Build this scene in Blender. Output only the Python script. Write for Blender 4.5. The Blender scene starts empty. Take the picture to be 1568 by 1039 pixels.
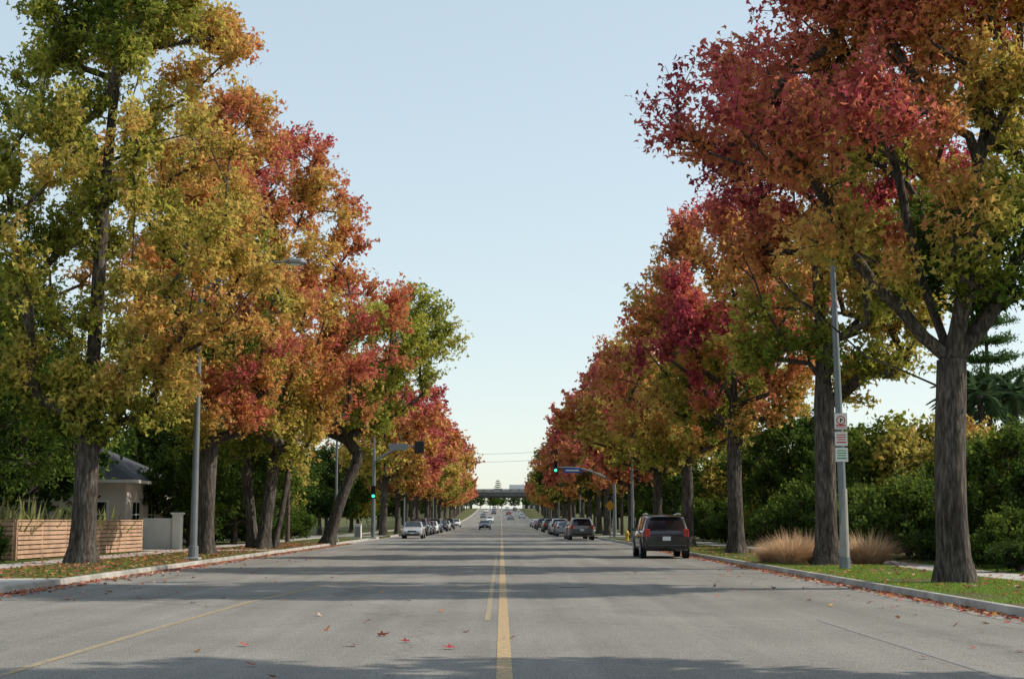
import bpy, math, numpy as np
from mathutils import Vector
R=math.radians
sc=bpy.context.scene
sc.view_settings.view_transform='Standard'
try: sc.view_settings.look='None'
except: pass
sc.view_settings.exposure=0

def prof(y):
    y=np.asarray(y,dtype=float)
    t=np.clip((y-150)/500,0,None)
    z=7*np.minimum(t,1)**2
    z=z+np.clip(y-650,0,400)*0.008
    return z
def pz(y): return float(prof(y))

# ------------------------------------------------------------ materials
def newmat(name):
    m=bpy.data.materials.new(name); m.use_nodes=True
    nt=m.node_tree; nt.nodes.clear()
    o=nt.nodes.new('ShaderNodeOutputMaterial')
    return m,nt,o
def N(nt,t,**k):
    n=nt.nodes.new(t)
    for a,b in k.items(): setattr(n,a,b)
    return n
def ramp(nt,fac,stops):
    r=nt.nodes.new('ShaderNodeValToRGB'); e=r.color_ramp.elements
    while len(e)<len(stops): e.new(0.5)
    for i,(p,c) in enumerate(stops):
        e[i].position=p
        e[i].color=(c[0],c[1],c[2],1) if hasattr(c,'__len__') else (c,c,c,1)
    nt.links.new(fac,r.inputs[0]); return r
def noise(nt,vec,scale,detail=4,rough=.6):
    n=nt.nodes.new('ShaderNodeTexNoise'); n.inputs['Scale'].default_value=scale
    n.inputs['Detail'].default_value=detail; n.inputs['Roughness'].default_value=rough
    if vec is not None: nt.links.new(vec,n.inputs['Vector'])
    return n
def mul(nt,a,b,fac=1.0,mode='MULTIPLY'):
    m=nt.nodes.new('ShaderNodeMix'); m.data_type='RGBA'; m.blend_type=mode
    if hasattr(fac,'is_linked'): nt.links.new(fac,m.inputs[0])
    else: m.inputs[0].default_value=fac
    for s,i in ((a,6),(b,7)):
        if hasattr(s,'is_linked'): nt.links.new(s,m.inputs[i])
        else: m.inputs[i].default_value=(s[0],s[1],s[2],1)
    return m.outputs[2]
def simple(name,col,rough=.7,metal=0,var=.25,scale=3,bump=0,spec=.4,coat=0):
    m,nt,o=newmat(name)
    b=N(nt,'ShaderNodeBsdfPrincipled')
    tc=N(nt,'ShaderNodeTexCoord')
    n=noise(nt,tc.outputs['Object'],scale,5)
    r=ramp(nt,n.outputs[0],[(.3,[c*(1-var) for c in col]),(.7,[min(1,c*(1+var)) for c in col])])
    nt.links.new(r.outputs[0],b.inputs['Base Color'])
    b.inputs['Roughness'].default_value=rough; b.inputs['Metallic'].default_value=metal
    b.inputs['Specular IOR Level'].default_value=spec
    b.inputs['Coat Weight'].default_value=coat
    if bump:
        n2=noise(nt,tc.outputs['Object'],scale*12,4)
        bp=N(nt,'ShaderNodeBump'); bp.inputs['Strength'].default_value=bump; bp.inputs['Distance'].default_value=.02
        nt.links.new(n2.outputs[0],bp.inputs['Height']); nt.links.new(bp.outputs[0],b.inputs['Normal'])
    nt.links.new(b.outputs[0],o.inputs[0]); return m
def emis(name,col,s):
    m,nt,o=newmat(name); e=N(nt,'ShaderNodeEmission'); e.inputs[0].default_value=(*col,1); e.inputs[1].default_value=s
    nt.links.new(e.outputs[0],o.inputs[0]); return m

def leafmat(name,trans=.4,rough=.5):
    m,nt,o=newmat(name)
    a=N(nt,'ShaderNodeAttribute',attribute_name='Col')
    b=N(nt,'ShaderNodeBsdfDiffuse')
    t=N(nt,'ShaderNodeBsdfTranslucent')
    nt.links.new(a.outputs['Color'],b.inputs['Color'])
    nt.links.new(a.outputs['Color'],t.inputs[0])
    x=N(nt,'ShaderNodeMixShader'); x.inputs[0].default_value=trans
    nt.links.new(b.outputs[0],x.inputs[1]); nt.links.new(t.outputs[0],x.inputs[2])
    nt.links.new(x.outputs[0],o.inputs[0]); return m
M_leaf=leafmat('leaf_foliage',.45)
M_grass=leafmat('grass_blades',.3)
M_dry=leafmat('fallen_leaf',.1,.7)

def barkmat():
    m,nt,o=newmat('bark')
    tc=N(nt,'ShaderNodeTexCoord'); mp=N(nt,'ShaderNodeMapping'); mp.inputs['Scale'].default_value=(9,9,1.6)
    nt.links.new(tc.outputs['Object'],mp.inputs['Vector'])
    n=noise(nt,mp.outputs[0],1.6,7,.65)
    r=ramp(nt,n.outputs[0],[(.35,(.030,.025,.021)),(.5,(.082,.068,.057)),(.68,(.19,.165,.14))])
    n3=noise(nt,tc.outputs['Object'],.9,3)
    r3=ramp(nt,n3.outputs[0],[(.3,.6),(.7,1.1)])
    b=N(nt,'ShaderNodeBsdfPrincipled'); b.inputs['Roughness'].default_value=.9; b.inputs['Specular IOR Level'].default_value=.15
    nt.links.new(mul(nt,r.outputs[0],r3.outputs[0]),b.inputs['Base Color'])
    bp=N(nt,'ShaderNodeBump'); bp.inputs['Strength'].default_value=.9; bp.inputs['Distance'].default_value=.05
    nt.links.new(n.outputs[0],bp.inputs['Height']); nt.links.new(bp.outputs[0],b.inputs['Normal'])
    nt.links.new(b.outputs[0],o.inputs[0]); return m
M_bark=barkmat()

def roadmat():
    m,nt,o=newmat('asphalt')
    tc=N(nt,'ShaderNodeTexCoord'); V=tc.outputs['Object']
    big=noise(nt,V,.25,5); r1=ramp(nt,big.outputs[0],[(.3,(.175,.166,.150)),(.7,(.232,.220,.199))])
    mp=N(nt,'ShaderNodeMapping'); mp.inputs['Scale'].default_value=(1.3,.05,1); nt.links.new(V,mp.inputs['Vector'])
    st=noise(nt,mp.outputs[0],1.0,4); r2=ramp(nt,st.outputs[0],[(.3,.82),(.7,1.14)])
    fine=noise(nt,V,40,3,.85); r3=ramp(nt,fine.outputs[0],[(.32,.25),(.5,1.0),(.68,1.85)])
    mid=noise(nt,V,6,5,.75); r3b=ramp(nt,mid.outputs[0],[(.3,.84),(.7,1.12)])
    wv=noise(nt,V,1.6,6,.7)
    ad=N(nt,'ShaderNodeVectorMath',operation='MULTIPLY_ADD'); ad.inputs[1].default_value=(1.4,1.4,0)
    nt.links.new(wv.outputs['Color'],ad.inputs[0]); nt.links.new(V,ad.inputs[2])
    vo=N(nt,'ShaderNodeTexVoronoi',feature='DISTANCE_TO_EDGE'); vo.inputs['Scale'].default_value=.13
    nt.links.new(ad.outputs[0],vo.inputs['Vector'])
    r4=ramp(nt,vo.outputs['Distance'],[(.0,.5),(.002,.6),(.005,1.0)])
    pt=noise(nt,V,.12,2); r5=ramp(nt,pt.outputs[0],[(.60,1.0),(.615,.88)])
    c=mul(nt,r1.outputs[0],r2.outputs[0]); c=mul(nt,c,r3.outputs[0]); c=mul(nt,c,r3b.outputs[0]); c=mul(nt,c,r4.outputs[0],.55); c=mul(nt,c,r5.outputs[0])
    b=N(nt,'ShaderNodeBsdfPrincipled'); b.inputs['Roughness'].default_value=.8; b.inputs['Specular IOR Level'].default_value=.12
    nt.links.new(c,b.inputs['Base Color'])
    bp=N(nt,'ShaderNodeBump'); bp.inputs['Strength'].default_value=.4; bp.inputs['Distance'].default_value=.01
    nt.links.new(fine.outputs[0],bp.inputs['Height']); nt.links.new(bp.outputs[0],b.inputs['Normal'])
    nt.links.new(b.outputs[0],o.inputs[0]); return m
M_road=roadmat()
def paintmat(name,col,lo,hi):
    m,nt,o=newmat(name)
    tc=N(nt,'ShaderNodeTexCoord'); V=tc.outputs['Object']
    n=noise(nt,V,14,6,.75); f=ramp(nt,n.outputs[0],[(lo,1.0),(hi,0.0)])
    c=mul(nt,col,(.18,.170,.155),f.outputs[0],'MIX')
    b=N(nt,'ShaderNodeBsdfPrincipled'); b.inputs['Roughness'].default_value=.7
    nt.links.new(c,b.inputs['Base Color']); nt.links.new(b.outputs[0],o.inputs[0]); return m
M_yel=paintmat('yellow_road_paint',(.50,.31,.10),.40,.58)
M_yel2=paintmat('worn_yellow_paint',(.44,.30,.09),.45,.62)
M_wht=paintmat('worn_white_paint',(.29,.29,.285),.50,.66)
def groundmat():
    m,nt,o=newmat('lawn_soil')
    tc=N(nt,'ShaderNodeTexCoord'); V=tc.outputs['Object']
    a=noise(nt,V,.5,5,.65); b1=noise(nt,V,9,5,.7)
    r=ramp(nt,a.outputs[0],[(.35,(.13,.09,.058)),(.5,(.085,.09,.035)),(.68,(.07,.13,.027))])
    r2=ramp(nt,b1.outputs[0],[(.3,.55),(.7,1.4)])
    b=N(nt,'ShaderNodeBsdfPrincipled'); b.inputs['Roughness'].default_value=.95; b.inputs['Specular IOR Level'].default_value=.1
    nt.links.new(mul(nt,r.outputs[0],r2.outputs[0]),b.inputs['Base Color'])
    nt.links.new(b.outputs[0],o.inputs[0]); return m
M_ground=groundmat()
M_conc=simple('kerb_concrete',(.32,.30,.27),.85,var=.35,scale=1.3,bump=.3)
M_gut=simple('gutter_concrete',(.24,.23,.212),.85,var=.35,scale=.9,bump=.3)
M_walk=simple('sidewalk_concrete',(.38,.36,.325),.85,var=.2,scale=1.0,bump=.2)
M_pole=simple('painted_steel_pole',(.17,.19,.20),.5,.3,var=.15,scale=2)
M_polec=simple('concrete_pole',(.30,.29,.27),.8,var=.15,scale=4)
M_dark=simple('dark_metal',(.02,.022,.022),.5,.2)
M_wood=simple('stained_wood_planks',(.42,.265,.18),.7,var=.28,scale=1.6,bump=.2)
M_woodp=simple('timber_pole',(.09,.065,.05),.85,var=.3,scale=2)
M_stucco=simple('pale_stucco',(.60,.52,.47),.9,var=.08,scale=2,bump=.2)
M_white=simple('white_stucco',(.68,.66,.62),.8,var=.08,scale=2,bump=.1)
M_roof=simple('dark_shingles',(.048,.050,.058),.85,var=.4,scale=6,bump=.4)
M_bridge=simple('bridge_concrete',(.11,.11,.105),.85,var=.2,scale=.3)
M_glass=simple('window_glass',(.012,.015,.018),.06,var=.1,spec=.8)
M_tyre=simple('tyre_rubber',(.018,.018,.018),.8)
M_rim=simple('alloy_rim',(.45,.45,.46),.35,.8,var=.05)
M_chrome=simple('chrome',(.6,.6,.6),.2,1.0,var=.02)
M_red=simple('tail_lamp_red',(.35,.012,.01),.25,var=.05,spec=.6)
M_lamp=simple('headlamp_glass',(.7,.7,.68),.15,var=.05,spec=.7)
M_plate=simple('licence_plate',(.65,.66,.68),.5,var=.05)
M_sign=simple('sign_white',(.72,.72,.70),.5,var=.04)
M_sgrn=simple('sign_green_print',(.05,.30,.14),.5,var=.04)
M_sred=simple('sign_red_print',(.5,.04,.04),.5,var=.04)
M_sblue=simple('sign_blue',(.03,.10,.32),.5,var=.04)
M_syel=simple('sign_yellow',(.65,.32,.03),.5,var=.04)
M_sback=simple('sign_back_aluminium',(.25,.26,.26),.5,.4,var=.1)
M_hyd=simple('hydrant_yellow_paint',(.60,.42,.05),.5,var=.1)
M_green_on=emis('green_signal_light',(.05,1,.45),2.5)
M_wire=simple('cable',(.03,.03,.03),.7)
def paint(name,c,rough=.3): return simple(name,c,rough,.0,var=.03,spec=.5,coat=.7)
P_black=paint('black_car_paint',(.010,.010,.012)); P_silver=paint('silver_car_paint',(.32,.33,.34),.3)
P_white=paint('white_car_paint',(.68,.68,.67)); P_blue=paint('blue_car_paint',(.02,.035,.075)); P_red=paint('red_car_paint',(.25,.02,.02))
P_grey=paint('grey_car_paint',(.09,.095,.10)); P_maroon=paint('maroon_car_paint',(.07,.014,.016))

# ------------------------------------------------------------ mesh helpers
def mesh_from(name,parts,mats,smooth_mats=()):
    """parts: (verts Nx3, faces MxK, mat, colors or None)"""
    V=[];C=[];L=[];S=[];T=[];MI=[];off=0;lo=0;SM=[]
    for v,f,mi,c in parts:
        v=np.asarray(v,dtype=np.float32).reshape(-1,3); f=np.asarray(f,dtype=np.int32)
        if len(f)==0: continue
        V.append(v); C.append(np.ones((len(v),4),np.float32)*.5 if c is None else np.concatenate([c,np.ones((len(v),1))],1).astype(np.float32))
        L.append((f+off).ravel()); k=f.shape[1]
        S.append(lo+np.arange(len(f))*k); T.append(np.full(len(f),k)); MI.append(np.full(len(f),mi))
        SM.append(np.full(len(f),mi in smooth_mats))
        off+=len(v); lo+=f.size
    V=np.concatenate(V);C=np.concatenate(C);L=np.concatenate(L);S=np.concatenate(S);T=np.concatenate(T);MI=np.concatenate(MI);SM=np.concatenate(SM)
    me=bpy.data.meshes.new(name)
    me.vertices.add(len(V)); me.vertices.foreach_set('co',V.ravel())
    me.loops.add(len(L)); me.loops.foreach_set('vertex_index',L.astype(np.int32))
    me.polygons.add(len(S)); me.polygons.foreach_set('loop_start',S.astype(np.int32))
    try: me.polygons.foreach_set('loop_total',T.astype(np.int32))
    except Exception: pass
    me.polygons.foreach_set('material_index',MI.astype(np.int32))
    me.polygons.foreach_set('use_smooth',SM)
    a=me.attributes.new('Col','FLOAT_COLOR','POINT'); a.data.foreach_set('color',C.ravel())
    for m in mats: me.materials.append(m)
    me.update(calc_edges=True); me.validate()
    return me
def obj(name,me,loc=(0,0,0),rz=0,s=1,parent=None):
    o=bpy.data.objects.new(name,me); o.location=loc; o.rotation_euler=(0,0,rz)
    o.scale=(s,s,s) if not hasattr(s,'__len__') else s
    sc.collection.objects.link(o)
    if parent: o.parent=parent
    return o
def empty(name,loc=(0,0,0),rz=0):
    e=bpy.data.objects.new(name,None); e.location=loc; e.rotation_euler=(0,0,rz); sc.collection.objects.link(e); return e

class B:
    def __init__(s): s.parts=[]; s.mats=[]
    def mi(s,m):
        if m not in s.mats: s.mats.append(m)
        return s.mats.index(m)
    def add(s,v,f,m): 
        bk={}
        for q in f: bk.setdefault(len(q),[]).append(q)
        for k,fs in bk.items(): s.parts.append((v,fs,s.mi(m),None))
    def box(s,c,d,m,rz=0,bev=0):
        x,y,z=[q/2 for q in d]
        if bev>0:
            b=bev; v=[]
            for zz,ins in((-z,b),(-z+b,0),(z-b,0),(z,b)):
                X,Y=x-ins,y-ins; 
                v+=[(-X+b,-Y,zz),(X-b,-Y,zz),(X,-Y+b,zz),(X,Y-b,zz),(X-b,Y,zz),(-X+b,Y,zz),(-X,Y-b,zz),(-X,-Y+b,zz)]
            f=[tuple(range(7,-1,-1)),tuple(range(24,32))]
            for r in range(3):
                for i in range(8): j=(i+1)%8; f.append((r*8+i,r*8+j,r*8+8+j,r*8+8+i))
        else:
            v=[(a,b_,c_) for c_ in(-z,z) for a,b_ in((-x,-y),(x,-y),(x,y),(-x,y))]
            f=[(3,2,1,0),(4,5,6,7)]+[(i,(i+1)%4,(i+1)%4+4,i+4) for i in range(4)]
        v=np.array(v); cs,sn=math.cos(rz),math.sin(rz)
        v=np.stack([v[:,0]*cs-v[:,1]*sn,v[:,0]*sn+v[:,1]*cs,v[:,2]],1)+np.array(c)
        s.add(v,f,m)
    def tube(s,pts,rad,m,n=10,cap=True):
        pts=np.array(pts,float); k=len(pts); rad=np.ones(k)*rad if not hasattr(rad,'__len__') else np.array(rad)
        V=[]
        for i in range(k):
            d=pts[min(i+1,k-1)]-pts[max(i-1,0)]; d/=np.linalg.norm(d)+1e-9
            u=np.cross(d,(0,0,1)) if abs(d[2])<.95 else np.cross(d,(0,1,0)); u/=np.linalg.norm(u); w=np.cross(d,u)
            a=np.arange(n)/n*2*math.pi
            V.append(pts[i]+rad[i]*(np.cos(a)[:,None]*u+np.sin(a)[:,None]*w))
        V=np.concatenate(V); f=[(i*n+j,i*n+(j+1)%n,(i+1)*n+(j+1)%n,(i+1)*n+j) for i in range(k-1) for j in range(n)]
        if cap: f+= [tuple(range(n-1,-1,-1)),tuple(range((k-1)*n,k*n))]
        s.add(V,f,m)
    def disc(s,c,r,m,axis='y',th=.02,n=20):
        c=np.array(c,float); d=np.array({'x':(1,0,0),'y':(0,1,0),'z':(0,0,1)}[axis],float)*th/2
        s.tube([c-d,c+d],r,m,n)
    def done(s,name,loc=(0,0,0),rz=0,parent=None,mesh_only=False):
        me=mesh_from(name,s.parts,s.mats)
        if mesh_only: return me
        return obj(name,me,loc,rz,parent=parent)

# ------------------------------------------------------------ ground / road
ys=np.concatenate([np.arange(-40,160,20),np.arange(160,1060,15),[1200,1600,2500,4500]])
def strip(name,xs,zs,mat,y0=None,y1=None,yy=None):
    Y=ys if yy is None else yy
    if y0 is not None: 
        Y=np.concatenate([[y0],Y[(Y>y0)&(Y<y1)],[y1]])
    xs=np.array(xs,float); zs=np.array(zs,float); nx=len(xs)
    V=np.array([(x,y,z+pz(y)) for y in Y for x,z in zip(xs,zs)])
    F=[(i*nx+j,i*nx+j+1,(i+1)*nx+j+1,(i+1)*nx+j) for i in range(len(Y)-1) for j in range(nx-1)]
    return (V,F,mat)
KL,KR=-10.3,8.1
b=B(); b.add(*strip('g',[-2500,-300,-60,-20,KL-.12,KL-.11,KR+.11,KR+.12,20,60,300,2500],[.13,.13,.13,.13,.13,-.1,-.1,.13,.13,.13,.13,.13],M_ground)); b.done('ground')
b=B(); b.add(*strip('r',np.linspace(KL,KR,5),[0]*5,M_road,-40,1050)); b.done('road')
XS=(121,133)
for side,K in ((-1,KL),(1,KR)):
    b=B()
    for a,c in [(-40,XS[0]),(XS[1],1000)]:
        xs=[K+side*(-.0),K+side*.02,K+side*.04,K+side*.17,K+side*.17]; zs=[0,.13,.15,.15,-.1]
        if side<0: xs=xs[::-1]; zs=zs[::-1]
        b.add(*strip('k',xs,zs,M_conc,a,c))
        xs=[K-side*.45,K] if side>0 else [K,K+.45]
        b.add(*strip('g',xs,[.004,.004],M_gut,a,c))
    b.done('kerb')
for side,x0,x1 in ((-1,-15.9,-14.3),(1,11.9,13.4)):
    b=B()
    y=-30.
    while y<300:
        l=1.5
        if not(XS[0]-1<y<XS[1]): b.add(*strip('s',[x0,x1],[.137,.137],M_walk,y+.015,y+l-.015))
        y+=l
    b.add(*strip('s',[x0,x1],[.1335,.1335],M_dark,-30,300))
    b.done('sidewalk')
b=B()
for s0,s1 in((-120,KL-.05),(KR+.05,120)):
    b.add(np.array([(s0,XS[0],.16),(s1,XS[0],.16),(s1,XS[1],.16),(s0,XS[1],.16)]),[(0,1,2,3)],M_road)
b.done('side_road')
b=B(); b.add(*strip('d',[-24,KL-.17],[.142,.142],M_walk,24,34.5)); b.add(*strip('d',[-24,KL-.17],[.142,.142],M_walk,66,69)); b.done('driveway')
b=B()
b.add(*strip('l',[-.05,.11],[.004,.004],M_yel,-5,118))
b.add(*strip('l',[-.26,-.17],[.004,.004],M_yel2,22,60))
b.add(*strip('l',[-.05,.11],[.004,.004],M_yel,136,640))
pts=[(-4.95,4),(-4.93,12),(-4.85,20),(-4.7,27),(-4.2,33),(-3.2,39)]
V=[];F=[]
for i,(x,y) in enumerate(pts): V+=[(x-.06,y,.004),(x+.06,y,.004)]
F=[(2*i,2*i+1,2*i+3,2*i+2) for i in range(len(pts)-1)]
b.add(np.array(V),F,M_yel2)
b.add(*strip('l',[4.8,4.9],[.004,.004],M_wht,4,22))
b.add(*strip('l',[.3,KR-.5],[.004,.004],M_wht,117,117.5))
b.add(*strip('l',[KL+.5,-.1],[.004,.004],M_wht,134,134.5))
for y in (118.6,121.2,132.2): b.add(*strip('l',[KL+.5,KR-.5],[.0045,.0045],M_wht,y,y+.3))
b.done('road_markings')
b=B(); b.disc((1.6,33,.003),.33,M_dark,'z',.01,24); b.disc((1.6,33,.008),.26,M_gut,'z',.01,24); b.done('manhole_cover')

# ------------------------------------------------------------ vegetation
RAMP=np.array([[0,.028,.056,.016],[.2,.095,.15,.028],[.38,.33,.34,.06],[.5,.53,.44,.11],[.62,.62,.37,.11],[.74,.57,.23,.10],[.86,.57,.15,.13],[.94,.42,.072,.10],[1.05,.21,.038,.060]])
def rampcol(v):
    v=np.clip(v,0,1.05)
    return np.stack([np.interp(v,RAMP[:,0],RAMP[:,i]) for i in (1,2,3)],1)
def snoise(rng,k=10,f=.45):
    D=rng.normal(size=(k,3)); D/=np.linalg.norm(D,axis=1)[:,None]; D*=f*rng.uniform(.6,2.6,(k,1)); ph=rng.uniform(0,6.28,k)
    return lambda P: np.sin(P@D.T+ph).sum(1)/math.sqrt(k)*1.2
T3=np.array([(0,0,0),(.52,.22,-.1),(.2,.42,0),(0,1,-.08),(-.2,.42,0),(-.52,.22,-.1)])
T5=np.array([(0,0,0),(.3,-.02,0),(.18,.2,.02),(.55,.42,.06),(.2,.46,.02),(0,1,.08),(-.2,.46,.02),(-.55,.42,.04),(-.18,.2,.02),(-.3,-.02,0)])
T4=np.array([(0,0,0),(.42,.45,-.08),(0,1,0),(-.42,.45,-.08)])
TN=np.array([(0,0,0),(.16,.5,-.02),(0,1,0),(-.16,.5,-.02)])
def leaf_part(rng,P,size,col,T,mi,droop=-.3,flat=None):
    n=len(P); k=len(T)
    v=rng.normal(size=(n,3)); v[:,2]+=droop
    v/=np.linalg.norm(v,axis=1)[:,None]
    if flat is not None:
        v[:,2]*=flat; v/=np.linalg.norm(v,axis=1)[:,None]
        w=np.zeros((n,3)); w[:,2]=1; w+=rng.normal(size=(n,3))*.25
    else: w=rng.normal(size=(n,3)); w[:,2]+=.5
    u=np.cross(v,w); u/=np.linalg.norm(u,axis=1)[:,None]+1e-9; w=np.cross(u,v)
    s=size[:,None,None]
    V=P[:,None,:]+s*(T[None,:,0,None]*u[:,None,:]+(T[None,:,1,None]-.4)*v[:,None,:]+T[None,:,2,None]*w[:,None,:])
    F=np.arange(n*k).reshape(n,k)
    C=np.repeat(col,k,axis=0)
    return (V.reshape(-1,3),F,mi,C)
def frusta(A,Bp,ra,rb,n,mi):
    A=np.array(A);Bp=np.array(Bp);ra=np.array(ra);rb=np.array(rb)
    d=Bp-A; L=np.linalg.norm(d,axis=1)[:,None]+1e-9; d=d/L
    ref=np.where(np.abs(d[:,2:3])<.9,np.array([[0,0,1.]]),np.array([[0,1.,0]]))
    u=np.cross(d,ref); u/=np.linalg.norm(u,axis=1)[:,None]; w=np.cross(d,u)
    a=np.arange(n)/n*2*math.pi
    ring=np.cos(a)[None,:,None]*u[:,None,:]+np.sin(a)[None,:,None]*w[:,None,:]
    V=np.concatenate([A[:,None,:]+ring*ra[:,None,None],(Bp+d*rb[:,None]*.3)[:,None,:]+ring*rb[:,None,None]],1)
    m=len(A); base=np.arange(m)[:,None,None]*2*n
    j=np.arange(n); q=np.stack([j,(j+1)%n,(j+1)%n+n,j+n],1)[None]
    return (V.reshape(-1,3),(base+q).reshape(-1,4),mi,None)
def tree_mesh(name,seed,H=16,cb=4.5,Rc=6,a=.8,bb=.6,N_=240,tw=8,nl=34,ls=.17,T=T3,tr=.42,fork=None,lean=(0,0),
              v0=.6,gz=.2,gx=0,go=.1,na=.1,nj=.05,cs=1.0,squash=1.0,bright=1.0,stems=None,gap=.0,up=.6,limbs=(),vlo=0,vhi=1.05):
    rng=np.random.default_rng(seed); nz=snoise(rng,10,.4); lump=snoise(rng,8,.55)
    fork=fork or H*.72
    P=[]
    while len(P)<N_:
        t=rng.random(); pr=math.sin(math.pi*min(1,max(0,t))**a)**bb
        if rng.random()>pr*.9+.05: continue
        ang=rng.uniform(0,2*math.pi); f=rng.random()**.48
        z=cb+t*(H-cb-.6); r=pr*Rc*f
        l=1+.2*float(lump(np.array([[math.cos(ang)*Rc*.8,math.sin(ang)*Rc*.8,z]]))[0])
        if gap and float(nz(np.array([[math.cos(ang)*r,math.sin(ang)*r,z]])*1.6+31)[0])<-1.0+gap: continue
        x=math.cos(ang)*r*l; y=math.sin(ang)*r*l*squash
        q=t**1.3
        P.append((x+lean[0]*q,y+lean[1]*q,z))
    P=np.array(P)
    nodes=[];par=[];istr=[]
    stems=stems or [((0,0),(lean[0]*.35,lean[1]*.35),fork)]
    for (bx,by),(tx,ty),fk in stems:
        nst=max(5,int(fk/.7)); ph=rng.uniform(0,6,2)
        for i in range(nst+1):
            q=i/nst
            nodes.append((bx+(tx-bx)*q+.14*math.sin(q*4+ph[0])*q,by+(ty-by)*q+.14*math.sin(q*5+ph[1])*q,-.15+fk*q))
            par.append(-1 if i==0 else len(nodes)-2); istr.append(True)
    ntr=len(nodes)
    for dz0,(dx,dy,dz) in limbs:
        j=int(round(dz0*(ntr-1))); p=np.array(nodes[j]); e=p+np.array([dx,dy,dz]); c=p+np.array([dx*.65,dy*.65,dz*.35]); prev=j; ns=max(4,int(np.linalg.norm(e-p)/.8))
        for s in range(1,ns+1):
            t=s/ns; pt=(1-t)**2*p+2*t*(1-t)*c+t*t*e+rng.normal(size=3)*.05
            nodes.append(tuple(pt)); par.append(prev); prev=len(nodes)-1
    c0=np.array([0,0,cb]); order=np.argsort(np.linalg.norm(P-c0,axis=1)*1.0+np.random.default_rng(seed+1).normal(size=len(P))*.5)
    tips=[]
    for i in order:
        p=P[i]; NN=np.array(nodes); d=np.linalg.norm(NN-p,axis=1)
        cost=d+np.maximum(0,NN[:,2]-p[2]+.5)*1.3+ (NN[:,2]<min(cb*.8,fork*.55))*6
        j=int(np.argmin(cost)); q=NN[j]; L=np.linalg.norm(p-q); ns=max(1,int(L/.9)); prev=j
        dirp=(NN[j]-NN[par[j]]) if par[j]>=0 else np.array([0,0,1.]); dirp=dirp/(np.linalg.norm(dirp)+1e-9)
        ctrl=q+dirp*L*.3+np.array([0,0,L*.08])+rng.normal(size=3)*L*.06
        for s in range(1,ns+1):
            t=s/ns; pt=(1-t)**2*q+2*t*(1-t)*ctrl+t*t*p+ (rng.normal(size=3)*.06 if s<ns else 0)
            nodes.append(tuple(pt)); par.append(prev); prev=len(nodes)-1
        tips.append(prev)
    NN=np.array(nodes); n=len(NN); cnt=np.zeros(n)
    for t in tips: cnt[t]+=1
    for i in range(n-1,-1,-1):
        if par[i]>=0: cnt[par[i]]+=cnt[i]
    cnt=np.maximum(cnt,1); tip=.022; pw=math.log(tr/tip)/math.log(len(P)); rad=tip*cnt**pw
    for i in range(ntr):
        z=NN[i,2]; rad[i]=max(rad[i]*(1+.5*math.exp(-max(z,0)/.35))*(1.1-.1*min(1,z/5)),.03)
    parts=[]
    ns=14
    a_=np.arange(ns)/ns*2*math.pi; st=0
    lobes=rng.uniform(0,6,3)
    while st<ntr:
        en=st+1
        while en<ntr and par[en]!=-1: en+=1
        V=[]
        for i in range(st,en):
            fl=math.exp(-max(NN[i,2],0)/.5)
            rr=rad[i]*(1+.05*np.sin(3*a_+lobes[0]+NN[i,2]*.5)+.04*np.sin(5*a_+lobes[1])+.22*fl*np.sin(4*a_+lobes[2]))
            V.append(np.stack([NN[i,0]+np.cos(a_)*rr,NN[i,1]+np.sin(a_)*rr,np.full(ns,NN[i,2])],1))
        m=en-st; F=[(i*ns+j,i*ns+(j+1)%ns,(i+1)*ns+(j+1)%ns,(i+1)*ns+j) for i in range(m-1) for j in range(ns)]
        parts.append((np.concatenate(V),F,0,None)); st=en
    br=[i for i in range(ntr,n)]
    A=[NN[par[i]] for i in br]; Bb=[NN[i] for i in br]
    ra=[min(rad[par[i]],rad[i]*1.25) for i in br]; rb=[rad[i] for i in br]
    parts.append(frusta(A,Bb,ra,rb,7,0))
    ax=np.stack([lean[0]*((P[:,2]-cb)/(H-cb)).clip(0,1)**1.3,lean[1]*((P[:,2]-cb)/(H-cb)).clip(0,1)**1.3,P[:,2]-1.0],1)
    out=P-ax; out/=np.linalg.norm(out,axis=1)[:,None]+1e-9
    K=len(P)*tw; Pc=np.repeat(P,tw,0); D=np.repeat(out,tw,0)*.6+rng.normal(size=(K,3))*.65; D[:,2]+=up
    D/=np.linalg.norm(D,axis=1)[:,None]; Lt=rng.uniform(.6,1.5,K)*cs
    E=Pc+D*Lt[:,None]
    parts.append(frusta(Pc,E,np.full(K,.016),np.full(K,.006),3,0))
    cn=rng.uniform(.55,1.25,len(P)); nlt=np.maximum(3,(nl*np.repeat(cn,tw)*Lt/1.05/cs)).astype(int)
    idx=np.repeat(np.arange(K),nlt); u=rng.random(len(idx))**.8
    LP=Pc[idx]+D[idx]*(Lt[idx]*(u*1.05))[:,None]+rng.normal(size=(len(idx),3))*.15*cs
    LP[:,2]-=.05
    zf=((LP[:,2]-cb)/(H-cb)).clip(0,1.1)
    of=np.hypot(LP[:,0]-lean[0]*zf,LP[:,1]-lean[1]*zf)/Rc
    cl=np.repeat(np.repeat(rng.normal(size=len(P)),tw),nlt)
    v=v0+gz*(zf-.5)+gx*LP[:,0]/Rc+go*(of-.6)+na*nz(LP)+.03*cl+rng.normal(size=len(idx))*nj
    col=rampcol(np.clip(v,vlo,vhi))*rng.uniform(.7,1.3,(len(idx),1))*bright
    parts.append(leaf_part(rng,LP,ls*rng.uniform(.65,1.25,len(idx)),col,T,1))
    return mesh_from(name,parts,[M_bark,M_leaf],smooth_mats=(0,))

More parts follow.
